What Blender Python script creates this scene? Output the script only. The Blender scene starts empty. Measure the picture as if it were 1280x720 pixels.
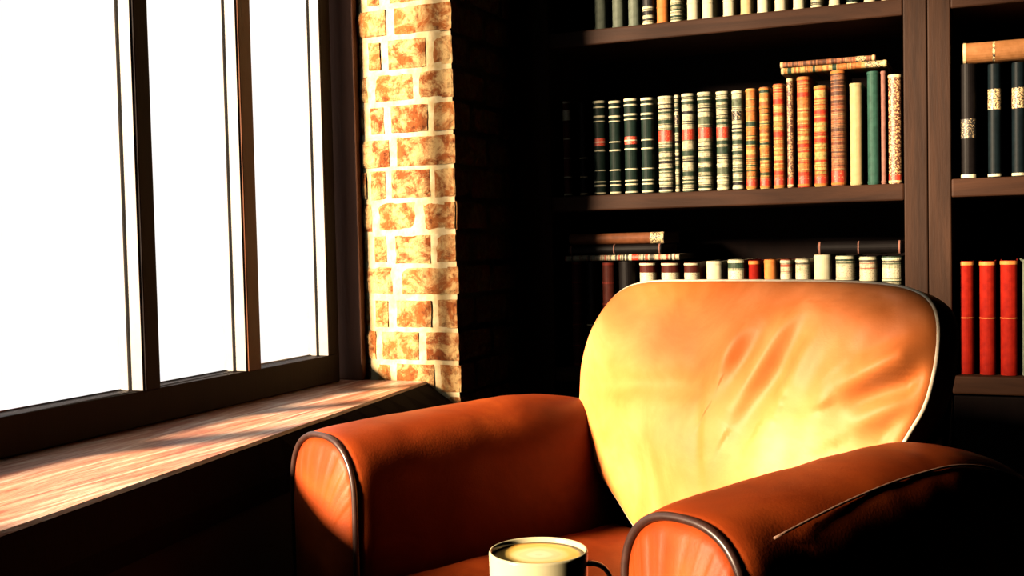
import bpy, math, random
from mathutils import Vector, Matrix
from mathutils import noise as mnoise
random.seed(7)
S = bpy.context.scene
COL = S.collection
PI = math.pi
rad = math.radians

# ------------------------------------------------------------------ camera
F = 1400.0; YAW = rad(23.5); PIT = rad(2.45); ROLL = rad(1.3); EYE = .95
fw = Vector((-math.sin(YAW)*math.cos(PIT), math.cos(YAW)*math.cos(PIT), -math.sin(PIT)))
r0 = Vector((math.cos(YAW), math.sin(YAW), 0)); u0 = r0.cross(fw)
RT = r0*math.cos(ROLL) - u0*math.sin(ROLL)
UP = r0*math.sin(ROLL) + u0*math.cos(ROLL)
CAM = Vector((0, 0, EYE))
cd = bpy.data.cameras.new('camera'); cam = bpy.data.objects.new('camera', cd); COL.objects.link(cam)
cd.sensor_width = 36; cd.lens = F/1280*36; cd.clip_start = .02
m = Matrix((RT, UP, -fw)).transposed().to_4x4(); m.translation = CAM
cam.matrix_world = m
S.camera = cam

def ray(x, y): return fw + RT*((x-640)/F) - UP*((y-360)/F)
def on(x, y, ax, v):
    d = ray(x, y); return CAM + d*((v-CAM[ax])/d[ax])

# ------------------------------------------------------------------ materials
def nd(nt, typ, **kw):
    n = nt.nodes.new(typ)
    for k, v in kw.items():
        if k in n.inputs.keys() if isinstance(k, str) else False: n.inputs[k].default_value = v
        else: setattr(n, k, v)
    return n
def newmat(name, rough=.6, spec=.5, metal=0):
    M = bpy.data.materials.new(name); M.use_nodes = True
    b = M.node_tree.nodes['Principled BSDF']
    b.inputs['Roughness'].default_value = rough
    b.inputs['Specular IOR Level'].default_value = spec
    b.inputs['Metallic'].default_value = metal
    return M, M.node_tree, b
def ramp(nt, stops, const=False):
    r = nt.nodes.new('ShaderNodeValToRGB')
    if const: r.color_ramp.interpolation = 'CONSTANT'
    e = r.color_ramp.elements
    while len(e) < len(stops): e.new(.5)
    for i, (p, c) in enumerate(stops):
        e[i].position = p; e[i].color = (*c, 1)
    return r
def coords(nt, kind='Object', scale=(1, 1, 1)):
    tc = nt.nodes.new('ShaderNodeTexCoord'); mp = nt.nodes.new('ShaderNodeMapping')
    mp.inputs['Scale'].default_value = scale
    nt.links.new(tc.outputs[kind], mp.inputs[0]); return mp.outputs[0]
def noise(nt, vec, scale, detail=4, rough=.55, dist=0):
    n = nt.nodes.new('ShaderNodeTexNoise')
    n.inputs['Scale'].default_value = scale; n.inputs['Detail'].default_value = detail
    n.inputs['Roughness'].default_value = rough; n.inputs['Distortion'].default_value = dist
    nt.links.new(vec, n.inputs['Vector']); return n.outputs['Fac']
def bump(nt, b, h, strength=.3, dist=.002):
    n = nt.nodes.new('ShaderNodeBump'); n.inputs['Strength'].default_value = strength
    n.inputs['Distance'].default_value = dist
    nt.links.new(h, n.inputs['Height']); nt.links.new(n.outputs[0], b.inputs['Normal'])
def mottled(name, c1, c2, scale=20, rough=.6, spec=.5, stretch=(1, 1, 1), bs=.2, bd=.001, lo=.35, hi=.65, metal=0):
    M, nt, b = newmat(name, rough, spec, metal)
    f = noise(nt, coords(nt, 'Object', stretch), scale)
    r = ramp(nt, [(lo, c1), (hi, c2)]); nt.links.new(f, r.inputs[0]); nt.links.new(r.outputs[0], b.inputs['Base Color'])
    if bs: bump(nt, b, f, bs, bd)
    return M
def wood(name, c1, c2, axis=0, rough=.45, spec=.4, scale=14):
    st = [1, 1, 1]; st = [6, 6, 6]; st[axis] = .5
    M, nt, b = newmat(name, rough, spec)
    v = coords(nt, 'Object', st)
    f = noise(nt, v, scale/4, 6, .65, 1.2)
    r = ramp(nt, [(.32, c1), (.68, c2)]); nt.links.new(f, r.inputs[0]); nt.links.new(r.outputs[0], b.inputs['Base Color'])
    f2 = noise(nt, v, scale*3, 3, .6); bump(nt, b, f2, .25, .0015)
    return M
def leather(name, dark, mid, light, rough=.42, spec=.4):
    M, nt, b = newmat(name, rough, spec)
    v = coords(nt)
    f = noise(nt, v, 5, 5, .6, .6)
    r = ramp(nt, [(.3, dark), (.5, mid), (.72, light)]); nt.links.new(f, r.inputs[0])
    nt.links.new(r.outputs[0], b.inputs['Base Color'])
    g = noise(nt, v, 420, 2, .5)
    vo = nt.nodes.new('ShaderNodeTexVoronoi'); vo.inputs['Scale'].default_value = 260; nt.links.new(v, vo.inputs['Vector'])
    mx = nt.nodes.new('ShaderNodeMath'); mx.operation = 'ADD'
    nt.links.new(g, mx.inputs[0]); nt.links.new(vo.outputs['Distance'], mx.inputs[1])
    big = noise(nt, v, 28, 4, .6, .4)
    m2 = nt.nodes.new('ShaderNodeMath'); m2.operation = 'MULTIPLY_ADD'; m2.inputs[1].default_value = 2.0
    nt.links.new(big, m2.inputs[0]); nt.links.new(mx.outputs[0], m2.inputs[2])
    bump(nt, b, m2.outputs[0], .10, .0010)
    return M

MAT = {}
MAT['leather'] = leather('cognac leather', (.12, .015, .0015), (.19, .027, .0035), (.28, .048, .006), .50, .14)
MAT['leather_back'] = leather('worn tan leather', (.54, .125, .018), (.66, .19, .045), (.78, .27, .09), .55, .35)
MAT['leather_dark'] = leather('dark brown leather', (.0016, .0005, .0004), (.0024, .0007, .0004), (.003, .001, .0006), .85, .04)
MAT['pipe_dark'] = mottled('dark piping', (.02, .008, .006), (.035, .014, .01), 60, .35)
MAT['pipe_cream'] = mottled('cream piping', (.6, .5, .38), (.7, .6, .45), 60, .4)
MAT['stitch'] = mottled('waxed stitching', (.16, .09, .06), (.22, .13, .09), 80, .5)
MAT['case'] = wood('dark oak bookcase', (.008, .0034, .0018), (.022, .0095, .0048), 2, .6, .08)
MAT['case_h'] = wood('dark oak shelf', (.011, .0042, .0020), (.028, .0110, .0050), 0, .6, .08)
MAT['case_in'] = wood('black oak panel and sill shade', (.0012, .0004, .0003), (.003, .0010, .0007), 2, .8, .06)
MAT['floor'] = wood('dark floorboards', (.006, .0025, .0015), (.012, .005, .003), 1, .4)
MAT['plaster'] = mottled('dark umber plaster', (.006, .003, .002), (.009, .005, .003), 6, .9)
MAT['ceiling'] = mottled('dark ceiling paint', (.012, .008, .006), (.016, .011, .008), 4, .9)
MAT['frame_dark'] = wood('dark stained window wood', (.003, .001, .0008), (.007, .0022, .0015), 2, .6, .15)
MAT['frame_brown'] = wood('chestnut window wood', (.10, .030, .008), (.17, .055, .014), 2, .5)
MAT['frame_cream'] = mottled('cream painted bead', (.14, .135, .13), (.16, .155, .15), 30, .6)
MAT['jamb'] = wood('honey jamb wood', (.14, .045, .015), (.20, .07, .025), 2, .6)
MAT['ceramic'] = mottled('cream ceramic', (.50, .46, .27), (.54, .50, .31), 5, .18, .5, bs=0)
MAT['steel'] = mottled('polished steel wire', (.36, .33, .30), (.44, .41, .38), 8, .3, .8, bs=0)
MAT['table'] = wood('side table walnut', (.015, .006, .003), (.03, .012, .006), 0, .35)

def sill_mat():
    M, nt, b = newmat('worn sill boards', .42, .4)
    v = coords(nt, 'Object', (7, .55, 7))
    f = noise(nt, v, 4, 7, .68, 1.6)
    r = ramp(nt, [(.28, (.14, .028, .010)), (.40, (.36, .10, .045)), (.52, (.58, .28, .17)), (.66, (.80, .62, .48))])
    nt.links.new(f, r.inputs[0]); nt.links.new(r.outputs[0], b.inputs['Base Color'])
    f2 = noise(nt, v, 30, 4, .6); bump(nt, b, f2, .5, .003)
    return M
MAT['sill'] = sill_mat()

def brick_mat():
    M, nt, b = newmat('old red brick', .9, .2)
    g = nt.nodes.new('ShaderNodeNewGeometry')
    rb = ramp(nt, [(0, (.15, .034, .006)), (.35, (.20, .056, .010)), (.7, (.25, .08, .016)), (1, (.17, .04, .007))])
    nt.links.new(g.outputs['Random Per Island'], rb.inputs[0])
    v = coords(nt)
    n1 = noise(nt, v, 22, 6, .7, .5)
    rr = ramp(nt, [(.44, (0, 0, 0)), (.58, (1, 1, 1))]); nt.links.new(n1, rr.inputs[0])
    mx = nt.nodes.new('ShaderNodeMix'); mx.data_type = 'RGBA'
    nt.links.new(rr.outputs[0], mx.inputs[0]); nt.links.new(rb.outputs[0], mx.inputs[6]); mx.inputs[7].default_value = (.42, .27, .11, 1)
    n3 = noise(nt, v, 60, 5, .7)
    r3 = ramp(nt, [(.33, (.35, .25, .2)), (.47, (1, 1, 1))]); nt.links.new(n3, r3.inputs[0])
    m3 = nt.nodes.new('ShaderNodeMix'); m3.data_type = 'RGBA'; m3.blend_type = 'MULTIPLY'; m3.inputs[0].default_value = .8
    nt.links.new(mx.outputs[2], m3.inputs[6]); nt.links.new(r3.outputs[0], m3.inputs[7])
    nt.links.new(m3.outputs[2], b.inputs['Base Color'])
    n2 = noise(nt, v, 90, 6, .7); bump(nt, b, n2, .9, .006)
    return M
MAT['brick'] = brick_mat()
MAT['mortar'] = mottled('lime mortar', (.40, .29, .14), (.52, .42, .25), 40, .95, .1, bs=.8, bd=.006)

def glass_mat():
    M = bpy.data.materials.new('window glass'); M.use_nodes = True; nt = M.node_tree; nt.nodes.clear()
    o = nt.nodes.new('ShaderNodeOutputMaterial'); t = nt.nodes.new('ShaderNodeBsdfTransparent')
    g = nt.nodes.new('ShaderNodeBsdfGlossy'); g.inputs['Roughness'].default_value = .03
    mx = nt.nodes.new('ShaderNodeMixShader'); mx.inputs[0].default_value = .04
    nt.links.new(t.outputs[0], mx.inputs[1]); nt.links.new(g.outputs[0], mx.inputs[2]); nt.links.new(mx.outputs[0], o.inputs[0])
    return M
MAT['glass'] = glass_mat()

def coffee_mat():
    M, nt, b = newmat('latte foam', .35, .3)
    v = coords(nt)
    w = nt.nodes.new('ShaderNodeTexWave'); w.wave_type = 'RINGS'; w.rings_direction = 'SPHERICAL'
    w.inputs['Scale'].default_value = 22; w.inputs['Distortion'].default_value = 3.5; w.inputs['Detail'].default_value = 2
    nt.links.new(v, w.inputs['Vector'])
    ln = nt.nodes.new('ShaderNodeVectorMath'); ln.operation = 'LENGTH'; nt.links.new(v, ln.inputs[0])
    rr = ramp(nt, [(.0, (.95, .88, .62)), (.016, (.92, .82, .46)), (.028, (.85, .62, .16)), (.036, (.75, .45, .08)), (.041, (.42, .18, .03))])
    nt.links.new(ln.outputs['Value'], rr.inputs[0])
    r2 = ramp(nt, [(.2, (.80, .66, .40)), (.7, (1, 1, 1))]); nt.links.new(w.outputs['Fac'], r2.inputs[0])
    mx = nt.nodes.new('ShaderNodeMix'); mx.data_type = 'RGBA'; mx.blend_type = 'MULTIPLY'; mx.inputs[0].default_value = .35
    nt.links.new(rr.outputs[0], mx.inputs[6]); nt.links.new(r2.outputs[0], mx.inputs[7])
    nt.links.new(mx.outputs[2], b.inputs['Base Color'])
    return M
MAT['coffee'] = coffee_mat()

# book materials
def banded(name, pal, scale=9, rough=.55):
    M, nt, b = newmat(name, rough, .15)
    tc = nt.nodes.new('ShaderNodeTexCoord'); oi = nt.nodes.new('ShaderNodeObjectInfo')
    sx = nt.nodes.new('ShaderNodeSeparateXYZ'); nt.links.new(tc.outputs['Object'], sx.inputs[0])
    ml = nt.nodes.new('ShaderNodeMath'); ml.operation = 'MULTIPLY'; ml.inputs[1].default_value = scale/.22
    nt.links.new(sx.outputs[2], ml.inputs[0])
    ad = nt.nodes.new('ShaderNodeMath'); ad.operation = 'MULTIPLY_ADD'; ad.inputs[1].default_value = 60
    nt.links.new(oi.outputs['Random'], ad.inputs[0]); nt.links.new(ml.outputs[0], ad.inputs[2])
    n = nt.nodes.new('ShaderNodeTexNoise'); n.noise_dimensions = '1D'; n.inputs['Scale'].default_value = 1; n.inputs['Detail'].default_value = 1
    nt.links.new(ad.outputs[0], n.inputs['W'])
    st = [(0 if i == 0 else .30+.40*i/len(pal), tuple(x*BK for x in c)) for i, c in enumerate(pal)]
    r = ramp(nt, st, True); nt.links.new(n.outputs['Fac'], r.inputs[0])
    v = coords(nt); f = noise(nt, v, 130, 4, .7)
    r2 = ramp(nt, [(.38, (.35, .33, .3)), (.55, (1, 1, 1))]); nt.links.new(f, r2.inputs[0])
    mx = nt.nodes.new('ShaderNodeMix'); mx.data_type = 'RGBA'; mx.blend_type = 'MULTIPLY'; mx.inputs[0].default_value = .75
    nt.links.new(r.outputs[0], mx.inputs[6]); nt.links.new(r2.outputs[0], mx.inputs[7])
    nt.links.new(mx.outputs[2], b.inputs['Base Color'])
    return M
CRM = (.62, .58, .38); GRN = (.03, .06, .035); RED = (.62, .05, .02); ORG = (.62, .20, .05); YEL = (.60, .42, .14); DK = (.012, .012, .014)
BM = {}
BK = .5
def bm(key, c, c2=None, rough=.5):
    c = tuple(x*BK for x in c); c2 = tuple(x*BK for x in c2) if c2 else None
    BM[key] = mottled('book '+key, c, c2 or tuple(min(1, x*1.5) for x in c), 60, rough, .06, bs=.2)
bm('dark green', (.008, .018, .014)); bm('black', (.004, .003, .003)); bm('oxblood', (.06, .012, .008)); bm('red', (.19, .004, .001), (.27, .009, .002), .75)
bm('teal green', (.025, .075, .055)); bm('pale tan', (.48, .36, .17), (.56, .44, .22)); bm('brown', (.13, .045, .018)); bm('cream', CRM, (.70, .66, .45))
bm('mauve brown', (.22, .10, .075)); bm('orange', (.55, .17, .04), (.62, .24, .06)); bm('grey green', (.10, .12, .09)); bm('navy', (.003, .007, .009))
bm('dark red', (.16, .02, .012)); bm('gilt', (.62, .45, .20), (.85, .70, .42)); bm('page', (.42, .34, .22), (.52, .43, .28)); bm('tan', (.28, .12, .04), (.36, .16, .06))
BM['cream green'] = banded('cream and green spine', [GRN, CRM, (.12, .15, .09), CRM, DK, (.5, .48, .3), GRN])
BM['orange green'] = banded('orange and green spine', [ORG, (.07, .08, .03), YEL, ORG, (.35, .12, .04), YEL, GRN])
BM['red orange'] = banded('red and orange spine', [RED, ORG, (.55, .10, .03), YEL, ORG, RED, (.5, .3, .08)])
BM['cream red'] = banded('cream and red spine', [CRM, (.5, .12, .07), CRM, (.10, .09, .07), CRM, (.45, .10, .06), (.4, .36, .24)])
BM['speckled brown'] = banded('speckled brown spine', [(.42, .12, .05), (.5, .3, .14), (.12, .05, .03), (.5, .22, .1), (.2, .06, .03)], 26)
def specks(name, base, gold, scale=170, lo=.55):
    M, nt, b = newmat(name, .5, .4)
    f = noise(nt, coords(nt, 'Object', (1, 1, 1.6)), scale, 3, .6)
    r = ramp(nt, [(lo, tuple(x*BK for x in base)), (lo+.05, tuple(x*BK for x in gold))]); nt.links.new(f, r.inputs[0]); nt.links.new(r.outputs[0], b.inputs['Base Color'])
    return M
BM['gold tooling'] = specks('gilt tooled leather', (.10, .03, .015), (.75, .45, .2), 190, .50)
BM['red label'] = specks('red title label', (.60, .045, .02), (.80, .45, .18), 260, .60)
BM['cream label'] = specks('cream title label', (.66, .6, .4), (.25, .2, .12), 260, .56)
BM['dark label'] = specks('dark title label', (.02, .018, .016), (.65, .48, .25), 260, .56)
BM['gold label'] = specks('gilt lettered panel', (.02, .02, .02), (.85, .62, .3), 240, .47)

# ------------------------------------------------------------------ mesh helpers
class MB:
    def __init__(s): s.v = []; s.f = []; s.mi = []
    def add(s, vs, fs, mi=0):
        o = len(s.v); s.v += [tuple(x) for x in vs]; s.f += [tuple(i+o for i in f) for f in fs]; s.mi += [mi]*len(fs)
    def box(s, a, b, mi=0):
        x0, y0, z0 = a; x1, y1, z1 = b
        s.add([(x0,y0,z0),(x1,y0,z0),(x1,y1,z0),(x0,y1,z0),(x0,y0,z1),(x1,y0,z1),(x1,y1,z1),(x0,y1,z1)],
              [(0,3,2,1),(4,5,6,7),(0,1,5,4),(1,2,6,5),(2,3,7,6),(3,0,4,7)], mi)
    def loft(s, rings, closed=True, caps=True, mi=0):
        n = len(rings[0]); vs = [p for r in rings for p in r]; fs = []
        for i in range(len(rings)-1):
            for j in range(n if closed else n-1):
                k = (j+1) % n
                fs.append((i*n+j, i*n+k, (i+1)*n+k, (i+1)*n+j))
        if caps and closed: fs.append(tuple(reversed(range(n)))); fs.append(tuple((len(rings)-1)*n+j for j in range(n)))
        s.add(vs, fs, mi)
    def tube(s, pts, r, n=8, closed=False, mi=0):
        pts = [Vector(p) for p in pts]; N = len(pts); rings = []
        up = None
        for i in range(N):
            a = pts[(i-1) % N] if (closed or i > 0) else pts[i]; b = pts[(i+1) % N] if (closed or i < N-1) else pts[i]
            t = (b-a).normalized()
            if up is None:
                up = t.orthogonal().normalized()
            up = (up - t*up.dot(t)).normalized(); sd = t.cross(up)
            rr = r(i/(N-1)) if callable(r) else r
            rings.append([pts[i] + (up*math.cos(2*PI*k/n) + sd*math.sin(2*PI*k/n))*rr for k in range(n)])
        if closed: rings.append(rings[0])
        s.loft(rings, True, not closed, mi)
    def lathe(s, prof, n=48, mi=0):
        rings = [[(r*math.cos(2*PI*k/n), r*math.sin(2*PI*k/n), z) for k in range(n)] for r, z in prof]
        s.loft(rings, True, False, mi)
    def build(s, name, mats, parent=None, smooth=False, bevel=0, loc=None, fix=True, seg=2):
        me = bpy.data.meshes.new(name); me.from_pydata(s.v, [], s.f)
        if not isinstance(mats, (list, tuple)): mats = [mats]
        for mm in mats: me.materials.append(mm)
        for p, i in zip(me.polygons, s.mi): p.material_index = i; p.use_smooth = smooth
        me.update()
        if fix:
            import bmesh
            b = bmesh.new(); b.from_mesh(me); bmesh.ops.remove_doubles(b, verts=b.verts, dist=1e-6)
            bmesh.ops.recalc_face_normals(b, faces=b.faces); b.to_mesh(me); b.free()
        o = bpy.data.objects.new(name, me); COL.objects.link(o)
        if parent: o.parent = parent
        if loc: o.location = loc
        if bevel:
            bv = o.modifiers.new('bevel', 'BEVEL'); bv.width = bevel; bv.segments = seg; bv.limit_method = 'ANGLE'; bv.angle_limit = rad(40)
        return o
def tag(o, label=None, cat=None, group=None, kind=None):
    for k, v in (('label', label), ('category', cat), ('group', group), ('kind', kind)):
        if v: o[k] = v
    return o
def empty(name, loc, rz=0, **kw):
    o = bpy.data.objects.new(name, None); COL.objects.link(o); o.location = loc; o.rotation_euler = (0, 0, rz)
    o.empty_display_size = .05; tag(o, **kw); return o
def boxobj(name, a, b, mat, parent=None, bevel=.002, **kw):
    q = MB(); q.box(a, b); return tag(q.build(name, mat, parent, bevel=bevel), **kw)

# ------------------------------------------------------------------ room
XW = -1.19      # inner face of the window wall
YC = 2.41       # corner of the brick pier
XG = -1.5       # window plane
YB = 3.08       # back wall
YN = -1.6; XR = 2.4; ZC = 2.7
Y0W = -.86     # near end of the window opening, unseen, set to shape the sunlight
HEAD = 2.3; HEAD2 = 1.43; YM = .42; Z2 = .89; SZ = .61  # low second head and raised sill height belong to added, unseen windows
st = dict(kind='structure')
boxobj('floor', (-1.75, YN-.1, -.1), (XR+.1, YB+.1, 0), MAT['floor'], bevel=0, **st)
boxobj('ceiling', (-1.75, YN-.1, ZC), (XR+.1, YB+.1, ZC+.1), MAT['ceiling'], bevel=0, **st)
boxobj('wall_back', (-1.75, YB, 0), (XR+.1, YB+.1, ZC), MAT['plaster'], bevel=0, **st)
boxobj('wall_right', (XR, YN-.1, 0), (XR+.1, YB, ZC), MAT['plaster'], bevel=0, **st)
boxobj('wall_near', (-1.75, YN-.1, 0), (XR, YN, ZC), MAT['plaster'], bevel=0, **st)

w = MB()
XO = -1.56
w.box((XO, YN, 0), (XW, YB, .50), 2)
w.box((XO, YN, .50), (XW-.06, YB, .565), 2)
w.box((XO, YC+.004, .565), (XW-.004, YB, HEAD), 1)
w.box((XO, YN, HEAD), (XW, YB, ZC), 2)
w.box((XO, Y0W, HEAD2), (XG+.02, YM, HEAD), 2)  # unseen lintel, added to dim the sun on the cushion top
w.box((XO, Y0W, .566), (XG-.052, YM, Z2), 2)  # unseen low wall in two layers, added to keep sun off the seat
w.box((XG-.053, Y0W, SZ+.002), (XG-.002, YM, Z2), 2)
w.box((XO, YN, .565), (XW, Y0W, HEAD), 2)
# bricks of the pier, real blocks: course height .079
CH = .079
def brick(x0, x1, y0, y1, z0, z1, face):
    n = 1
    j = lambda s=.003: random.uniform(-s, s)
    x0 += j(); x1 += j(); y0 += j(.002); y1 += j(); z0 += j(.002); z1 += j(.002)
    # subdivided slab with roughened edges
    nx = max(2, int((x1-x0)/.012)); ny = max(2, int((y1-y0)/.02)); nz = 6
    if face == 'y': A, B = nx, nz
    else: A, B = ny, nz
    vs = []; fs = []
    for b_ in range(B+1):
        for a_ in range(A+1):
            s_, t_ = a_/A, b_/B
            e = min(s_, 1-s_)*A; g = min(t_, 1-t_)*B
            inset = 0 if (e > .5 and g > .5) else .003
            if face == 'y': p = Vector((x0+(x1-x0)*s_, y0, z0+(z1-z0)*t_))
            else: p = Vector((x1, y0+(y1-y0)*s_, z0+(z1-z0)*t_))
            nz_ = mnoise.noise_vector(p*45)*.0018 + mnoise.noise_vector(p*14)*.0015
            p = p + nz_
            if face == 'y': p.y += inset
            else: p.x -= inset
            vs.append(p)
    for b_ in range(B):
        for a_ in range(A):
            i = b_*(A+1)+a_; fs.append((i, i+1, i+A+2, i+A+1))
    # skirt back into the mortar
    loop = list(range(A+1)) + [b_*(A+1)+A for b_ in range(1, B+1)] + [B*(A+1)+a_ for a_ in range(A-1, -1, -1)] + [b_*(A+1) for b_ in range(B-1, 0, -1)]
    o = len(vs)
    for i in loop:
        q = Vector(vs[i])
        if face == 'y': q.y = y0+.03
        else: q.x = x1-.03
        vs.append(q)
    L = len(loop)
    for k in range(L): fs.append((loop[k], loop[(k+1) % L], o+(k+1) % L, o+k))
    w.add(vs, fs, 0)
row = 0; z = .585-.079
patA = [(-1.505, -1.372), (-1.345, -1.19)]
patB = [(-1.505, -1.437), (-1.420, -1.385), (-1.362, -1.262), (-1.245, -1.19)]
patC = [(-1.505, -1.425), (-1.405, -1.30), (-1.280, -1.19)]
while z < HEAD-.05:
    z1 = min(z+CH-.013, HEAD)
    pat = [patA, patB, patC, patB][row % 4]
    for a_, b_ in pat:
        brick(a_, b_, YC, YC+.08, max(z, .50), z1, 'y')
    y = YC + (0 if row % 2 else 0)
    L0 = .10 if row % 2 else .20
    while y < YB-.02:
        y1 = min(y+L0, YB); brick(XW-.08, XW, y+.002, y1-.012, max(z, .50), z1, 'x'); y = y1; L0 = .20 if random.random() < .7 else .10
    z += CH; row += 1
wl = w.build('wall_left', [MAT['brick'], MAT['mortar'], MAT['plaster']], fix=False)
tag(wl, **st)

# window joinery
def window(name, y0, y1, z0, z1, mulls, added_transoms=(), top=.06):
    fr = MB(); D = .035
    fr.box((XG-.05, y0, z0), (XG, y1, z0+.068))          # bottom rail
    fr.box((XG-.05, y0, z1-top), (XG, y1, z1))
    fr.box((XG-.05, y1-.045, z0+.068), (XG, y1, z1-top))
    fr.box((XG-.05, y0, z0+.068), (XG, y0+.045, z1-top))
    o = tag(fr.build(name, MAT['frame_dark'], bevel=.003), kind='structure')
    edges = [y0+.045]
    for a_, b_, mk in mulls:
        q = MB(); q.box((XG-.05, a_, z0+.066), (XG+.004, b_, z1-top+.002)); q.build('mullion', MAT[mk], o, bevel=.003)
        edges += [a_, b_]
    edges.append(y1-.045)
    for k in range(0, len(edges), 2):
        a_, b_ = edges[k], edges[k+1]
        q = MB(); q.box((XG-.030, a_+.001, z0+.069), (XG-.026, b_-.001, z1-top-.001)); q.build('glass_pane', MAT['glass'], o)
        q = MB()
        q.box((XG-.060, b_-.004, z0+.068), (XG-.001, b_+.001, z1-top)); q.box((XG-.05, b_-.010, z0+.068), (XG-.031, b_-.003, z1-top))
        q.build('glazing_bead', MAT['frame_cream'], o, bevel=.001)
        for t0, t1 in added_transoms:
            q = MB(); q.box((XG-.045, a_, t0), (XG+.002, b_, t1)); q.build('transom', MAT['frame_dark'], o, bevel=.002)  # bars of the unseen windows only, added to cast soft bands of shade
    return o
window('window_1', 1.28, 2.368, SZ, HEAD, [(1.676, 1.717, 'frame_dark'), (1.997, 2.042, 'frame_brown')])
window('added_window_2', YM, 1.277, SZ, HEAD, [], [(1.14, 1.19), (1.27, 1.39)])  # unseen window added to admit sun, its bars added to shade the cushion
window('added_window_3', Y0W, YM-.003, Z2, HEAD2, [], [(1.19, 1.23)])  # unseen window, added and sized to let sun onto chair and mug
boxobj('trim_1', (XG-.05, 2.393, SZ), (XG+.050, YC+.003, HEAD), MAT['jamb'], bevel=.003, **st)
# unseen lowered lintel over the near window is added to shade the chair
# sill: worn board, front edge running slightly skewed, thick sloping nose
q = MB(); n = 40; rings = []
for i in range(n+1):
    y = Y0W + (YC-.002-Y0W)*i/n
    xf = -1.10 - (y-.9)*.118 if y > .9 else -1.10
    xf += .003*mnoise.noise(Vector((y*6, 0, 0)))
    dz = .0015*mnoise.noise(Vector((y*5, 3, 0)))
    nose = max(xf+.010, XW+.012)
    rings.append([(XG-.05, y, .566), (XG-.05, y, SZ), (-1.4, y, SZ+dz), (xf-.006, y, SZ+dz), (xf, y, SZ-.005), (nose, y, .540), (nose-.006, y, .502), (XW+.0005, y, .502), (XW+.0005, y, .501), (XW-.058, y, .566)])
q.loft(rings)
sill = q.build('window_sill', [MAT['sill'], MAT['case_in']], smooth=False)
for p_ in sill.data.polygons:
    if p_.center.z < SZ-.004: p_.material_index = 1  # nose and lower faces coloured near-black to stand in for shade
tag(sill, **st)

# ------------------------------------------------------------------ bookcases
YF = 2.75
SH = [.612, 1.061, 1.486, 1.93]
def bookcase(x0, x1, sl, sr, y0, label, shelf_th, dz=0):
    o = empty('bookcase', ((x0+x1)/2, (y0+YB)/2, 0), label=label, cat='bookcase', group='built-in bookcases')
    cx, cy = (x0+x1)/2, (y0+YB)/2
    def bx(name, a, b, mat, bevel=.003):
        q = MB(); q.box((a[0]-cx, a[1]-cy, a[2]), (b[0]-cx, b[1]-cy, b[2])); return q.build(name, mat, o, bevel=bevel)
    ye = YB-.008
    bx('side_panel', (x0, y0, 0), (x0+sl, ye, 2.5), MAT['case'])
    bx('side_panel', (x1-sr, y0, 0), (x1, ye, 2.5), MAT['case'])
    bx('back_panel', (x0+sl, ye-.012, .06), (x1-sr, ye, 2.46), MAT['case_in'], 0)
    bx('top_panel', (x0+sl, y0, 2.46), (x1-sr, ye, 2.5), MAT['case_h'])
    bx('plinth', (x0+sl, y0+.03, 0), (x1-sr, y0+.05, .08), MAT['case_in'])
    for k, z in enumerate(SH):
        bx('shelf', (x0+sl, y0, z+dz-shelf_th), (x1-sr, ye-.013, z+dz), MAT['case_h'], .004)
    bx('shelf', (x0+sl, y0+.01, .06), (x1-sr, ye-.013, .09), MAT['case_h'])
    xm = (x0+sl+x1-sr)/2
    for a_, b_, kx in ((x0+sl+.003, xm-.002, xm-.05), (xm+.002, x1-sr-.003, xm+.05)):
        d = bx('door', (a_, y0+.004, .095), (b_, y0+.024, SH[0]+dz-shelf_th-.004), MAT['case_in'], .003)
        q = MB(); q.lathe([(.0001, 0), (.006, 0), (.006, .012), (.013, .018), (.013, .024), (.0001, .028)], 16)
        kb = q.build('knob', MAT['pipe_dark'], d, smooth=True); kb.rotation_euler = (PI/2, 0, 0); kb.location = (kx-cx, y0+.004-cy, .34)
    return o
XS = on(1160, 200, 1, YF).x
bookcase(XW+.008, XS-.001, .105, .051, YF, 'wide dark oak bookcase behind the armchair, against the brick wall', .040)
bookcase(XS+.001, 1.05, .049, .04, YF-.012, 'dark oak bookcase on the right, holding the three red books', .042, .005)

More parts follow.
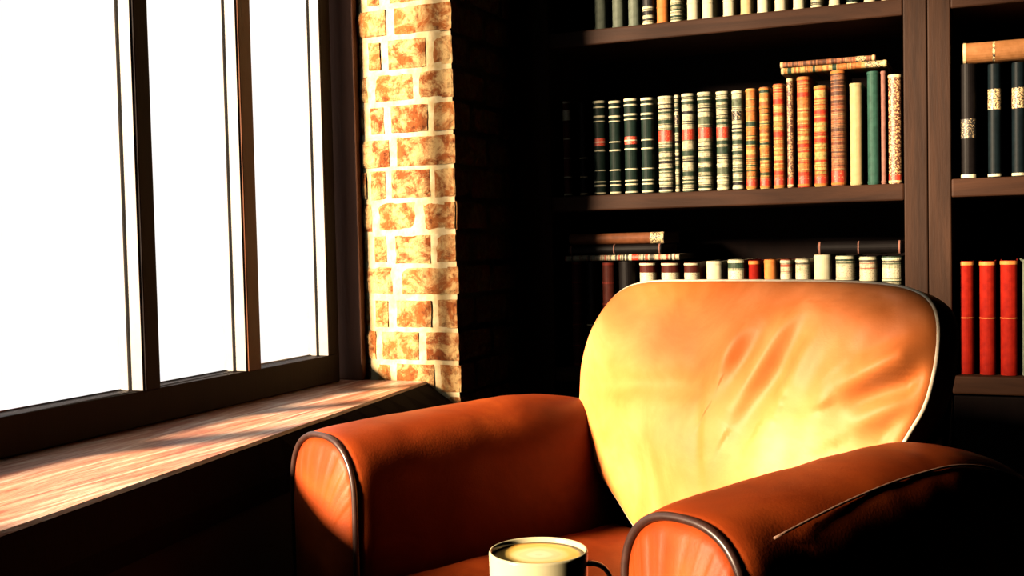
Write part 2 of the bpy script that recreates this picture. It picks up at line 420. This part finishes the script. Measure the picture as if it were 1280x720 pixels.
# ------------------------------------------------------------------ books
ORD = ['first', 'second', 'third', 'fourth', 'fifth', 'sixth', 'seventh', 'eighth', 'ninth', 'tenth', 'eleventh', 'twelfth', 'thirteenth', 'fourteenth', 'fifteenth', 'sixteenth', 'seventeenth', 'eighteenth', 'nineteenth', 'twentieth', 'twenty-first', 'twenty-second', 'twenty-third', 'twenty-fourth', 'twenty-fifth', 'twenty-sixth']
def spine_prof(w, rd, n=12, off=0):
    pts = []
    for i in range(n+1):
        a = -PI/2 + PI*i/n
        pts.append(((w/2+off)*math.sin(a), rd*(1-math.cos(a)) - off*math.cos(a)))
    return pts
def make_book(w, h, d, cover, bandm, bands, labels, flat=False):
    """upright book, spine towards -Y, origin at the bottom centre of the spine"""
    root = empty('book', (0, 0, 0))
    rd = w*.42
    P = spine_prof(w, rd)
    Pi = spine_prof(w-.005, max(rd-.002, .001)); Pi = [(x, y+.0025) for x, y in Pi]
    prof = P + [(w/2, d), (w/2-.0025, d)] + list(reversed(Pi)) + [(-w/2+.0025, d), (-w/2, d)]
    c = MB(); c.loft([[(x, y, z) for x, y in prof] for z in (0, h)])
    c.build('cover', BM[cover], root)
    pg = MB(); pg.box((-w/2+.003, rd+.004, .003), (w/2-.003, d-.004, h-.004)); pg.build('pages', BM['page'], root)
    hb = MB(); hb.tube([(-w/2+.004, rd*.7+.003, h-.003), (0, .004, h-.002), (w/2-.004, rd*.7+.003, h-.003)], .0018, 6); hb.build('headband', BM[bandm], root)
    if bands:
        for zc, t in bands:
            b = MB(); zc *= h
            Q = spine_prof(w, rd, 12, .0009); I = spine_prof(w, rd, 12, -.0005)
            pr = Q + list(reversed(I))
            b.loft([[(x, y, zz) for x, y in pr] for zz in (zc-t/2, zc+t/2)])
            b.build('raised_band', BM[bandm], root)
    for a_, b_, lm in labels:
        q = MB(); Q = spine_prof(w*.97, rd, 12, .0007); I = spine_prof(w*.97, rd, 12, -.0005)
        q.loft([[(x, y, zz) for x, y in Q+list(reversed(I))] for zz in (a_*h, b_*h)])
        q.build('title_label', BM[lm], root)
    return root
B8 = [(.02, .004), (.10, .004), (.14, .003), (.26, .003), (.47, .004), (.56, .003), (.78, .003), (.83, .005), (.93, .004), (.985, .006)]
B5 = [(.02, .005), (.2, .003), (.4, .003), (.6, .003), (.8, .003), (.98, .005)]
B2 = [(.985, .006), (.02, .005)]
STY = {  # style: cover, band material, bands, labels, words
 'dgr': ('dark green', 'cream', B8, [(.52, .60, 'red label')], 'dark green book with red label'),
 'dgp': ('dark green', 'cream', B8, [], 'dark green book with cream bands'),
 'dkd': ('black', 'gilt', B5[:3], [], 'black book in deep shadow'),
 'cgr': ('cream green', 'cream', B8[:4]+B8[-2:], [(.53, .64, 'red label')], 'cream and green book with red label'),
 'cg': ('cream green', 'cream', B5, [(.70, .80, 'dark label')], 'cream and green banded book'),
 'og': ('orange green', 'orange', B5, [(.02, .10, 'red label')], 'orange and olive banded book'),
 'ro': ('red orange', 'orange', B5, [(.02, .10, 'red label')], 'red and orange banded book'),
 'gt': ('gold tooling', 'gilt', B2, [(.01, .09, 'red label')], 'brown book with gilt tooling over its spine'),
 'tan': ('pale tan', 'pale tan', B2, [], 'plain pale yellow book'),
 'teal': ('teal green', 'teal green', B2, [], 'plain teal green book'),
 'mauve': ('mauve brown', 'mauve brown', B2, [], 'thin plain mauve brown book'),
 'sp': ('speckled brown', 'orange', B2, [(.02, .13, 'red label')], 'tall speckled brown book with a red foot'),
 'red': ('red', 'orange', [(.98, .008), (.5, .002)], [], 'plain bright red book with an orange head'),
 'nav': ('navy', 'cream', [(.02, .006)], [(.60, .78, 'gold label')], 'dark blue green book with a gilt lettered panel'),
 'navb': ('black', 'cream', [(.02, .008)], [(.35, .52, 'dark label')], 'black book with a dull title panel'),
 'crm': ('cream', 'cream', B5, [], 'cream book'),
 'cr': ('cream red', 'cream', B5, [(.80, .88, 'cream label')], 'cream book with faded red bands'),
 'oxb': ('oxblood', 'dark red', B5, [], 'dark red book in shadow'),
 'oxl': ('oxblood', 'cream', B5, [(.8, .9, 'cream label')], 'oxblood book with a worn cream spine'),
 'dkc': ('cream green', 'cream', B5, [(.82, .9, 'cream label')], 'large cream and dark green book'),
 'gg': ('grey green', 'grey green', B2, [], 'grey green book'),
 'org': ('orange', 'orange', B5, [], 'orange book'),
}
used = {}
def place_upright(x, z, w, h, sty, row, lab, group, ysp, d=.17, lean=0):
    c, bmn, bands, labels, words = STY[sty]
    o = make_book(w, h, d, c, bmn, bands, labels)
    o.location = (x, ysp, z); o.rotation_euler = (0, lean, random.uniform(-.02, .02))
    tag(o, lab, 'book', group); return o
def shelf_row(data, zsh, yref, ysp, rowname, group):
    n = len(data)
    for i, (x0, x1, yt, sty) in enumerate(data):
        a = on(x0, yref, 1, ysp); b = on(x1, yref, 1, ysp)
        top = on((x0+x1)/2, yt, 1, ysp).z
        h = max(.08, top - zsh); w = (b.x-a.x)
        lab = '%s, %s from left on %s' % (STY[sty][4], ORD[i], rowname)
        place_upright((a.x+b.x)/2, zsh+.0008, w*.87, h, sty, i, lab, group, ysp + random.uniform(-.002, .003))
MID = [(702,713,126,'oxl'),(722,733,127,'dkd'),(739,757,126,'dgr'),(759,776,126,'dgp'),(778,797,123,'dgr'),(799,817,122,'dgp'),
 (820,841,120,'cgr'),(843,849,119,'cg'),(850,868,117,'cgr'),(870,890,115,'cgr'),(893,911,114,'cgr'),(913,929,113,'cg'),(931,946,111,'og'),(948,963,109,'og'),
 (965,981,105,'ro'),(983,992,98,'gt'),(995,1014,96,'ro'),(1016,1035,107,'ro'),(1037,1058,88,'sp'),(1061,1079,104,'tan'),(1083,1100,89,'teal'),(1101,1108,89,'mauve'),(1109,1128,93,'gt')]
YS = YF+.022
shelf_row(MID, SH[1], 180, YS, 'wide middle shelf', 'books on the middle shelf')
LOW = [(712,727,327,'oxb'),(730,747,328,'dkd'),(750,768,328,'oxb'),(770,794,327,'dkd'),(796,820,328,'oxl'),(823,849,328,'oxl'),(852,874,328,'oxl'),(880,903,327,'crm'),
 (907,932,325,'dkc'),(934,950,326,'red'),(953,971,325,'org'),(974,990,325,'cr'),(992,1013,324,'cr'),(1015,1040,319,'crm'),(1042,1069,320,'dkc'),(1072,1097,321,'cr'),(1100,1129,321,'dkc')]
shelf_row(LOW, SH[0], 340, YS, 'wide lower shelf', 'books on the lower shelf behind the armchair')
TOP = []
for k, x in enumerate([741, 763, 783, 801, 819, 836, 857, 876, 902, 924, 945, 967, 990, 1012, 1035, 1057, 1079, 1101]):
    TOP.append((x-1, x+17, -95+3*(k % 4), ['gg','gg','gg','cg','org','cgr','crm','crm','crm','tan','crm','crm','crm','cg','crm','dgp','crm','dgp'][k]))
def top_row():
    for i, (x0, x1, yt, sty) in enumerate(TOP):
        a = on(x0, 15, 1, YS); b = on(x1, 15, 1, YS)
        h = .21+.012*math.sin(i*2.3)
        lab = '%s, %s from left on wide top shelf' % (STY[sty][4], ORD[i])
        place_upright((a.x+b.x)/2, SH[2]+.0008, (b.x-a.x)*.80, h, sty, i, lab, 'books on the top shelf', YS)
top_row()
YSR = YF+.012
RM = [(1199,1222,80,'navb'),(1234,1253,80,'nav'),(1264,1283,78,'nav'),(1291,1312,78,'navb')]
shelf_row(RM, SH[1]+.005, 180, YSR, 'right middle shelf', 'books on the middle shelf of the right bookcase')
RL = [(1195,1219,327,'red'),(1223,1246,327,'red'),(1249,1274,326,'red'),(1277,1300,325,'gg')]
shelf_row(RL, SH[0]+.005, 400, YSR, 'right lower shelf', 'books on the lower shelf of the right bookcase')

def flat_book(px0, px1, ybot, ytop, sty, label, group, zbot=None, d=.17, ysp=None):
    """book lying on its side, spine to the front"""
    ysp = ysp or YS
    xm = (px0+px1)/2
    a = on(px0, ybot, 1, ysp); b = on(px1, ybot, 1, ysp)
    zb = on(xm, ybot, 1, ysp).z if zbot is None else zbot
    zt = zb + abs(on(xm, ytop, 1, ysp).z - on(xm, ybot, 1, ysp).z)
    c, bmn, bands, labels, words = STY[sty]
    o = make_book(zt-zb, b.x-a.x, d, c, bmn, bands, labels)
    o.rotation_euler = (0, -PI/2, 0)     # local z -> world -x
    o.location = (b.x, ysp, (zt+zb)/2)
    tag(o, label, 'book', group); return zt
zt_mid = max(on(1047, 88, 1, YS).z, on(1092, 89, 1, YS).z)+.001
STY['brn'] = ('speckled brown', 'gilt', B2, [(.1, .2, 'gold label')], '')
STY['ylw'] = ('orange green', 'gilt', B2, [(.03, .2, 'gold label')], '')
STY['tanf'] = ('tan', 'gilt', [(.985, .006)], [(.60, .63, 'gold label')], '')
STY['drk'] = ('brown', 'gilt', [(.02, .004)], [(.0, .14, 'gold label')], '')
STY['pal'] = ('cream red', 'cream', [(.05, .006), (.42, .008), (.46, .003)], [(.35, .41, 'red label')], '')
STY['blk'] = ('black', 'mauve brown', [(.02, .004), (.5, .003), (.97, .004)], [], '')
z2 = flat_book(976, 1108, 86, 78, 'ylw', 'thin yellow-gilt book lying flat on top of the upright books, under a brown one', 'books lying flat on the middle shelf', zt_mid)
flat_book(975, 1094, 76, 69, 'brn', 'thin brown book lying on top of the yellow-gilt one', 'books lying flat on the middle shelf', z2+.0005)
zr = max(on(1243, 79, 1, YSR).z, on(1273, 78, 1, YSR).z, on(1210, 80, 1, YSR).z, on(1301, 78, 1, YSR).z)+.0015
flat_book(1204, 1305, 75, 48, 'tanf', 'thick tan book lying flat across the upright books in the right bookcase', 'books lying flat on the middle shelf', zr, ysp=YSR)
zl = max(on(x, y, 1, YS).z for x, y in ((719,327),(738,328),(782,327),(836,328)))+.001
z3 = flat_book(706, 849, 322, 315, 'pal', 'thin pale book lying flat, lowest of the stack on the wide lower shelf', 'books lying flat on the lower shelf', zl)
z4 = flat_book(710, 826, 312, 299, 'blk', 'black book lying flat, middle of the stack on the wide lower shelf', 'books lying flat on the lower shelf', z3+.0005)
flat_book(711, 829, 298, 284, 'drk', 'brown gilt-ended book lying flat, topmost of the stack on the wide lower shelf', 'books lying flat on the lower shelf', z4+.0005)
zq = max(on(x, y, 1, YS).z for x, y in ((1055,320),(1027,319),(1085,321),(1115,321)))+.001
flat_book(1021, 1126, 316, 300, 'blk', 'black book lying flat on large cream books right of the wide lower shelf', 'books lying flat on the lower shelf', zq)

# ------------------------------------------------------------------ armchair
CH_O = Vector((-.655, 1.357, 0)); CH_R = -rad(26.5)
chair = empty('armchair', CH_O, CH_R, label='worn cognac leather club armchair with rounded arms, turned towards the window', cat='armchair')
ux = Vector((math.cos(CH_R), math.sin(CH_R), 0)); vx = Vector((-math.sin(CH_R), math.cos(CH_R), 0))
def arm_top(v): return .646 + .014*math.sin(min(1, max(0, (v+.02)/.78))*PI*.92)**.9 - .07*max(0, (v-.42)/.3)**2
def arm_prof(hw, zt, zb=.11, n=20, inset=0):
    """closed outline (x, z), starts bottom +x going up, over the top, and down"""
    hw -= inset; zt -= inset
    r = hw; pts = []
    for i in range(6): pts.append((hw*(.96+.04*i/5), zb + (zt-r-zb)*i/6))
    for i in range(n+1):
        a = PI*i/n; ca = math.cos(a); pts.append((hw*math.copysign(abs(ca)**.80, ca), zt-r + r*math.sin(a)**.86))
    for i in range(5, -1, -1): pts.append((-hw*(.96+.04*i/5), zb + (zt-r-zb)*i/6))
    return pts
HW = .104
def make_arm(sx, side):
    cx = -.396 if sx < 0 else .374; HW = .104 if sx < 0 else .094
    q = MB(); rings = []
    vs = [0, .004, .012, .03] + [.03+(.72-.03)*i/40 for i in range(1, 41)] + [.735, .745]
    for v in vs:
        ins = .010 if v == 0 else (.004 if v == .004 else (.001 if v == .012 else 0))
        if v > .72: ins = (.02 if v < .74 else .045)
        hw = HW + .006*math.sin(v/.75*PI)
        pr = arm_prof(hw, arm_top(v), inset=ins)
        ring = []
        for x, z in pr:
            p = Vector((cx+x, v, z))
            nn = mnoise.noise(p*9)*.003 + mnoise.noise(p*26)*.0012
            cdir = Vector((x, 0, max(0, z-(arm_top(v)-hw)))).normalized() if (abs(x) > 1e-6) else Vector((0, 0, 1))
            ring.append(p + cdir*nn)
        rings.append(ring)
    q.loft(rings)
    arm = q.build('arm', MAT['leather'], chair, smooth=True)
    # front panel, padded, puckered at the welt
    pr = arm_prof(HW, arm_top(0), inset=.012, n=48)
    # resample evenly
    cen = Vector((0, .42)); K = 14; rings = []
    npt = len(pr)
    for k in range(K+1):
        s = 1-k/K*.999
        ring = []
        for i, (x, z) in enumerate(pr):
            xx = x*s; zz = cen.y + (z-cen.y)*s
            dep = .024*(1-s**3.2)
            edge = s**5*(1-s**18)*2.2
            dep += edge*.0014*math.sin(i*1.9+math.sin(i*.7)*2) + .0025*mnoise.noise(Vector((xx*22+sx*5, zz*16, 0)))*(1-s**8)
            ring.append((cx+xx, -.001-dep, zz))
        rings.append(ring)
    p = MB(); back = [(cx+x, .012, z) for x, z in pr]
    p.loft([back]+rings, True, False)
    pan = p.build('front_panel', MAT['leather'], chair, smooth=True)
    pp = arm_prof(HW, arm_top(0), inset=.007, n=40)
    t = MB(); t.tube([(cx+x, -.002, z) for x, z in pp], .0052, 8)
    t.build('piping', MAT['pipe_dark'], pan, smooth=True)
    # stitched seam running along the outer side of the roll
    t = MB(); pts = []
    for i in range(30):
        v = .06+.62*i/29; hw = HW+.006*math.sin(v/.75*PI); a = rad(40+12*math.sin(i/29*PI))
        p_ = Vector((sx*hw*math.cos(a)**.80, v, arm_top(v)-hw+hw*math.sin(a)**.86)); p_ += Vector((sx*math.cos(a), 0, math.sin(a)))*.0022; p_.x += cx; pts.append(p_)
    t.tube(pts, .0016, 6); t.build('seam', MAT['stitch'], arm, smooth=True)
make_arm(-1, 'left'); make_arm(1, 'right')

# seat
def pillow_box(x0, x1, y0, y1, z0, z1, nx=28, ny=28, crown=.02, r=.03):
    q = MB(); top = []
    def pt(s, t, up):
        ex = min(s, 1-s)*(x1-x0); ey = min(t, 1-t)*(y1-y0)
        e = min(ex, ey); d = 0 if e >= r else r-math.sqrt(max(0, r*r-(r-e)**2))
        z = (z1 - d + crown*math.sin(PI*s)*math.sin(PI*t)) if up else (z0+d)
        x = x0+(x1-x0)*s; y = y0+(y1-y0)*t
        return (x, y, z + (mnoise.noise(Vector((x*12, y*12, z)))*.003 if up else 0))
    ss = [0, .004, .012, .025, .05]; S_ = ss + [.05+.9*i/nx for i in range(1, nx)] + [1-a for a in reversed(ss)]
    N = len(S_)
    for up in (True, False):
        vs = [pt(a, b, up) for b in S_ for a in S_]
        q.add(vs, [(j*N+i, j*N+i+1, (j+1)*N+i+1, (j+1)*N+i) for j in range(N-1) for i in range(N-1)])
    M2 = N*N; loop = [i for i in range(N)] + [j*N+N-1 for j in range(1, N)] + [(N-1)*N+i for i in range(N-2, -1, -1)] + [j*N for j in range(N-2, 0, -1)]
    q.f += [(loop[k], loop[(k+1) % len(loop)], M2+loop[(k+1) % len(loop)], M2+loop[k]) for k in range(len(loop))]; q.mi += [0]*len(loop)
    return q
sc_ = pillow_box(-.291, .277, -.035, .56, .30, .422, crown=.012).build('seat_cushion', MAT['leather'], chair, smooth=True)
q = MB(); q.tube([(-.26, -.036, .396), (0, -.037, .398), (.25, -.036, .396)], .004, 8); q.build('piping', MAT['pipe_dark'], sc_, smooth=True)
q = MB(); q.box((-.31, .01, .10), (.30, .70, .315)); q.build('seat_frame', MAT['leather_dark'], chair, bevel=.02, seg=4)
for a_, b_ in ((-.40, .06), (.40, .06), (-.38, .68), (.38, .68)):
    q = MB(); q.loft([[(a_+r_*math.cos(2*PI*k/16), b_+r_*math.sin(2*PI*k/16), z) for k in range(16)] for z, r_ in ((0, .018), (.06, .024), (.125, .028))])
    q.build('leg', MAT['case_in'], chair, smooth=False)

# back cushion: plane leaning back
LEAN = rad(13); V0 = .50; Z0 = .44
pn = Vector((0, -math.cos(LEAN), math.sin(LEAN)))     # forward normal (local)
pu = Vector((0, math.sin(LEAN), math.cos(LEAN)))      # up in the plane
p0l = Vector((0, V0, Z0))
def to_world(p): return CH_O + ux*p.x + vx*p.y + Vector((0, 0, p.z))
def px_to_uw(x, y, off=0):
    nw = ux*pn.x + vx*pn.y + Vector((0, 0, pn.z)); o = to_world(p0l+pn*off); d = ray(x, y)
    P = CAM + d*((o-CAM).dot(nw)/d.dot(nw)) - o
    upw = ux*pu.x + vx*pu.y + Vector((0, 0, pu.z))
    return (P.dot(ux), P.dot(upw))
# outline of the cushion face in its own plane (metres: across, up the back)
OUT = [px_to_uw(*p) for p in ((724,500),(727,455),(738,415),(757,382),(780,361),(812,353),(870,352),(960,352),(1040,353),(1105,357),(1140,366),(1158,381),(1165,405),(1164,440),(1157,478),(1146,512))]
OUT += [(.305, .20), (.290, .12), (.255, .04), (.18, -.01), (.09, -.03), (0, -.035), (-.09, -.03), (-.17, -.008), (-.235, .04), (-.30, .09), (-.365, .148)]
print('OUTLINE', [(round(a, 3), round(b, 3)) for a, b in OUT])
def catmull(P, per=8):
    n = len(P); out = []
    for i in range(n):
        a, b, c, d = [Vector(P[(i+k) % n]) for k in (-1, 0, 1, 2)]
        for k in range(per):
            t = k/per
            out.append(.5*((2*b)+(c-a)*t+(2*a-5*b+4*c-d)*t*t+(3*b-a-3*c+d)*t**3))
    return out
OL = catmull([Vector(p) for p in OUT], 8)
# even resample
def resample(P, n):
    L = [0]; m_ = len(P)
    for i in range(m_): L.append(L[-1]+(P[(i+1) % m_]-P[i]).length)
    out = []; j = 0
    for k in range(n):
        t = L[-1]*k/n
        while L[j+1] < t: j += 1
        f = (t-L[j])/max(1e-9, L[j+1]-L[j]); out.append(P[j].lerp(P[(j+1) % m_], f))
    return out
OL = resample(OL, 240)
cen = Vector((.0, .24))
folds = []
def fold(x0, y0, x1, y1, wd, amp, asym=.5): folds.append((Vector(px_to_uw(x0, y0, .03)), Vector(px_to_uw(x1, y1, .03)), wd, amp))
# creases (negative) and ridges (positive) of the slack leather
fold(1168, 420, 1080, 468, .020, .008)
fold(1000, 360, 960, 400, .02, -.005); fold(1070, 420, 1010, 570, .025, .006)
fold(740, 478, 900, 485, .022, -.007); fold(745, 530, 880, 570, .05, .006); fold(1080, 375, 1120, 372, .02, -.004)
STEP = []
def drape(x0, y0, x1, y1, wd, amp): STEP.append((Vector(px_to_uw(x0, y0, .03)), Vector(px_to_uw(x1, y1, .03)), wd, amp))
drape(1168, 440, 1055, 500, .011, -.022); drape(1150, 496, 1062, 545, .012, -.012); drape(1120, 400, 1075, 445, .018, -.006)
drape(1010, 385, 925, 535, .012, -.012); drape(970, 385, 905, 500, .014, -.008); drape(1035, 395, 965, 520, .014, .009); drape(945, 410, 918, 470, .010, -.005)
drape(893, 470, 886, 620, .008, .002); drape(1050, 375, 1000, 480, .02, -.006)
def segd(p, a, b):
    t = max(0, min(1, (p-a).dot(b-a)/(b-a).length_squared)); d = (p-(a+(b-a)*t)).length
    return d, t
def relief(p):
    h = 0
    for a, b, wd, amp in folds:
        d, t = segd(p, a, b)
        taper = math.sin(PI*min(1, max(0, .12+t*.8)))
        h += 1.7*amp*math.exp(-(d/(wd*1.1))**2)*taper
    for a, b, wd, amp in STEP:
        d, t = segd(p, a, b); ab = b-a; sd = ab.x*(p.y-a.y)-ab.y*(p.x-a.x); sg = 1 if sd > 0 else -1
        tp = math.sin(PI*min(1, max(0, .06+t*.88)))
        h += 1.3*amp*math.tanh(sg*d/wd)*math.exp(-(d/(3.2*wd))**2)*tp
    h += .004*mnoise.noise(Vector((p.x*7, p.y*7, 2))) + .0015*mnoise.noise(Vector((p.x*24, p.y*14, 5)))
    return h
q = MB(); rings = []; K = 70
for k in range(K+1):
    s = .002 + .998*k/K
    ring = []
    for o_ in OL:
        p = cen + (o_-cen)*s
        dep = .055*(1-s**2.6)**.75 if s < 1 else 0
        fade = 1 if s < .93 else max(0, (1-s)/.07)
        rel = relief(p)*fade
        pk = s**8*fade*.0012*math.sin(len(ring)*1.3)
        ring.append(p0l + Vector((p.x, 0, 0)) + pu*p.y + pn*(dep+rel+pk))
    rings.append(ring)
for s, dp in ((1.012, -.008), (1.022, -.025), (1.022, -.05), (1.01, -.072), (.97, -.085), (.85, -.09)):
    rings.append([p0l + Vector(((cen+(o_-cen)*s).x, 0, 0)) + pu*(cen+(o_-cen)*s).y + pn*dp for o_ in OL])
q.loft(rings)
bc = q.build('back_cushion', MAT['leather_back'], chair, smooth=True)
t = MB(); t.tube([p0l + Vector(((cen+(o_-cen)*1.008).x, 0, 0)) + pu*(cen+(o_-cen)*1.008).y + pn*-.010 for o_ in OL], .0042, 8, closed=True)
tag(t.build('piping', MAT['pipe_cream'], bc, smooth=True), label='pale cream piping along the edge of the back cushion')
# outer back shell
q = MB(); rings = []
ptop = max(o_.y for o_ in OL)
for dp, s in ((-.06, .93), (-.066, 1.0), (-.075, 1.03), (-.10, 1.03), (-.115, 1.0), (-.12, .92)):
    ring = []
    for k in range(80):
        a = 2*PI*k/80; ca, sa = math.cos(a), math.sin(a); e = .32
        x = .322*s*math.copysign(abs(ca)**e, ca); y = .5*(ptop-.015-(-.30))*s*math.copysign(abs(sa)**e, sa) + .5*(ptop-.015-.30)
        ring.append(p0l + Vector((x, 0, 0)) + pu*y + pn*dp)
    rings.append(ring)
q.loft(rings); q.build('back_frame', MAT['leather_dark'], chair, smooth=True)

# ------------------------------------------------------------------ side table and mug
MUG = CAM + ray(673, 688)*1.0
TZ = MUG.z-.086
tc = Vector((MUG.x+.02, MUG.y-.09, 0))
tb = empty('side_table', tc, label='small round walnut side table under the mug', cat='table')
q = MB(); q.lathe([(.0001, TZ-.022), (.185, TZ-.022), (.192, TZ-.016), (.192, TZ-.005), (.187, TZ), (.0001, TZ)], 64); q.build('table_top', MAT['table'], tb, smooth=False)
for k in range(3):
    a = 2*PI*k/3+.4
    q = MB(); q.tube([(.10*math.cos(a), .10*math.sin(a), TZ-.022), (.155*math.cos(a), .155*math.sin(a), 0.0)], lambda t: .014-.005*t, 12); q.build('leg', MAT['table'], tb, smooth=True)
mug = empty('mug', (MUG.x, MUG.y, TZ+.0005), label='cream ceramic mug of foamy coffee with a thin wire handle', cat='mug')
H = MUG.z-TZ; R0 = .0443
q = MB(); q.lathe([(.0001, 0), (.036, 0), (.039, .002), (.0415, .008), (.0432, .03), (.0443, H-.002), (.0437, H), (.0425, H+.0003), (.0415, H-.001), (.0412, H-.006), (.0400, .02), (.036, .006), (.0001, .005)], 72)
q.build('cup_body', MAT['ceramic'], mug, smooth=True)
q = MB(); q.lathe([(.0001, 0), (.020, .0), (.036, -.0002), (.0405, .0004), (.0402, -.004), (.0001, -.004)], 64)
cf = q.build('coffee', MAT['coffee'], mug, smooth=True, loc=(0, 0, H-.0045))
hd = Vector((RT.x, RT.y, 0)).normalized()
pts = []
for i in range(26):
    a = PI/2 - PI*i/25*1.0
    pts.append(hd*(.0425+.0245*math.cos(a)**.7 if math.cos(a) > 0 else .0425) + Vector((0, 0, H*.50+.030*math.sin(a))))
q = MB(); rings = []
for i, p in enumerate(pts):
    a_ = pts[max(0, i-1)]; b_ = pts[min(len(pts)-1, i+1)]; t_ = (b_-a_).normalized(); sd = Vector((-hd.y, hd.x, 0)); nn = t_.cross(sd)
    rings.append([p + sd*.0055*math.cos(2*PI*k/12) + nn*.0022*math.sin(2*PI*k/12) for k in range(12)])
q.loft(rings); tag(q.build('handle', MAT['steel'], mug, smooth=True), label='thin shiny metal handle')

# ------------------------------------------------------------------ light
W = bpy.data.worlds.new('sky'); S.world = W; W.use_nodes = True
bg = W.node_tree.nodes['Background']; bg.inputs[0].default_value = (1, .98, .96, 1); bg.inputs[1].default_value = 1.15
SUN_K = .75; TANE = .50    # dx/dy, dz/dx of the sunlight
d = Vector((SUN_K, 1, -TANE*SUN_K)).normalized()
sl = bpy.data.lights.new('sun', 'SUN'); sl.energy = 38; sl.angle = rad(9.5); sl.color = (1, .75, .5)
so = bpy.data.objects.new('sun', sl); COL.objects.link(so); so.rotation_euler = d.to_track_quat('-Z', 'Y').to_euler(); so.location = (-4, -4, 4)

vs = S.view_settings
vs.view_transform = 'Standard'; vs.look = 'None'; vs.gamma = 1; vs.use_curve_mapping = False; vs.exposure = 0
S.cycles.max_bounces = 6; S.cycles.diffuse_bounces = 0; S.cycles.use_denoising = True; S.cycles.sample_clamp_indirect = 6
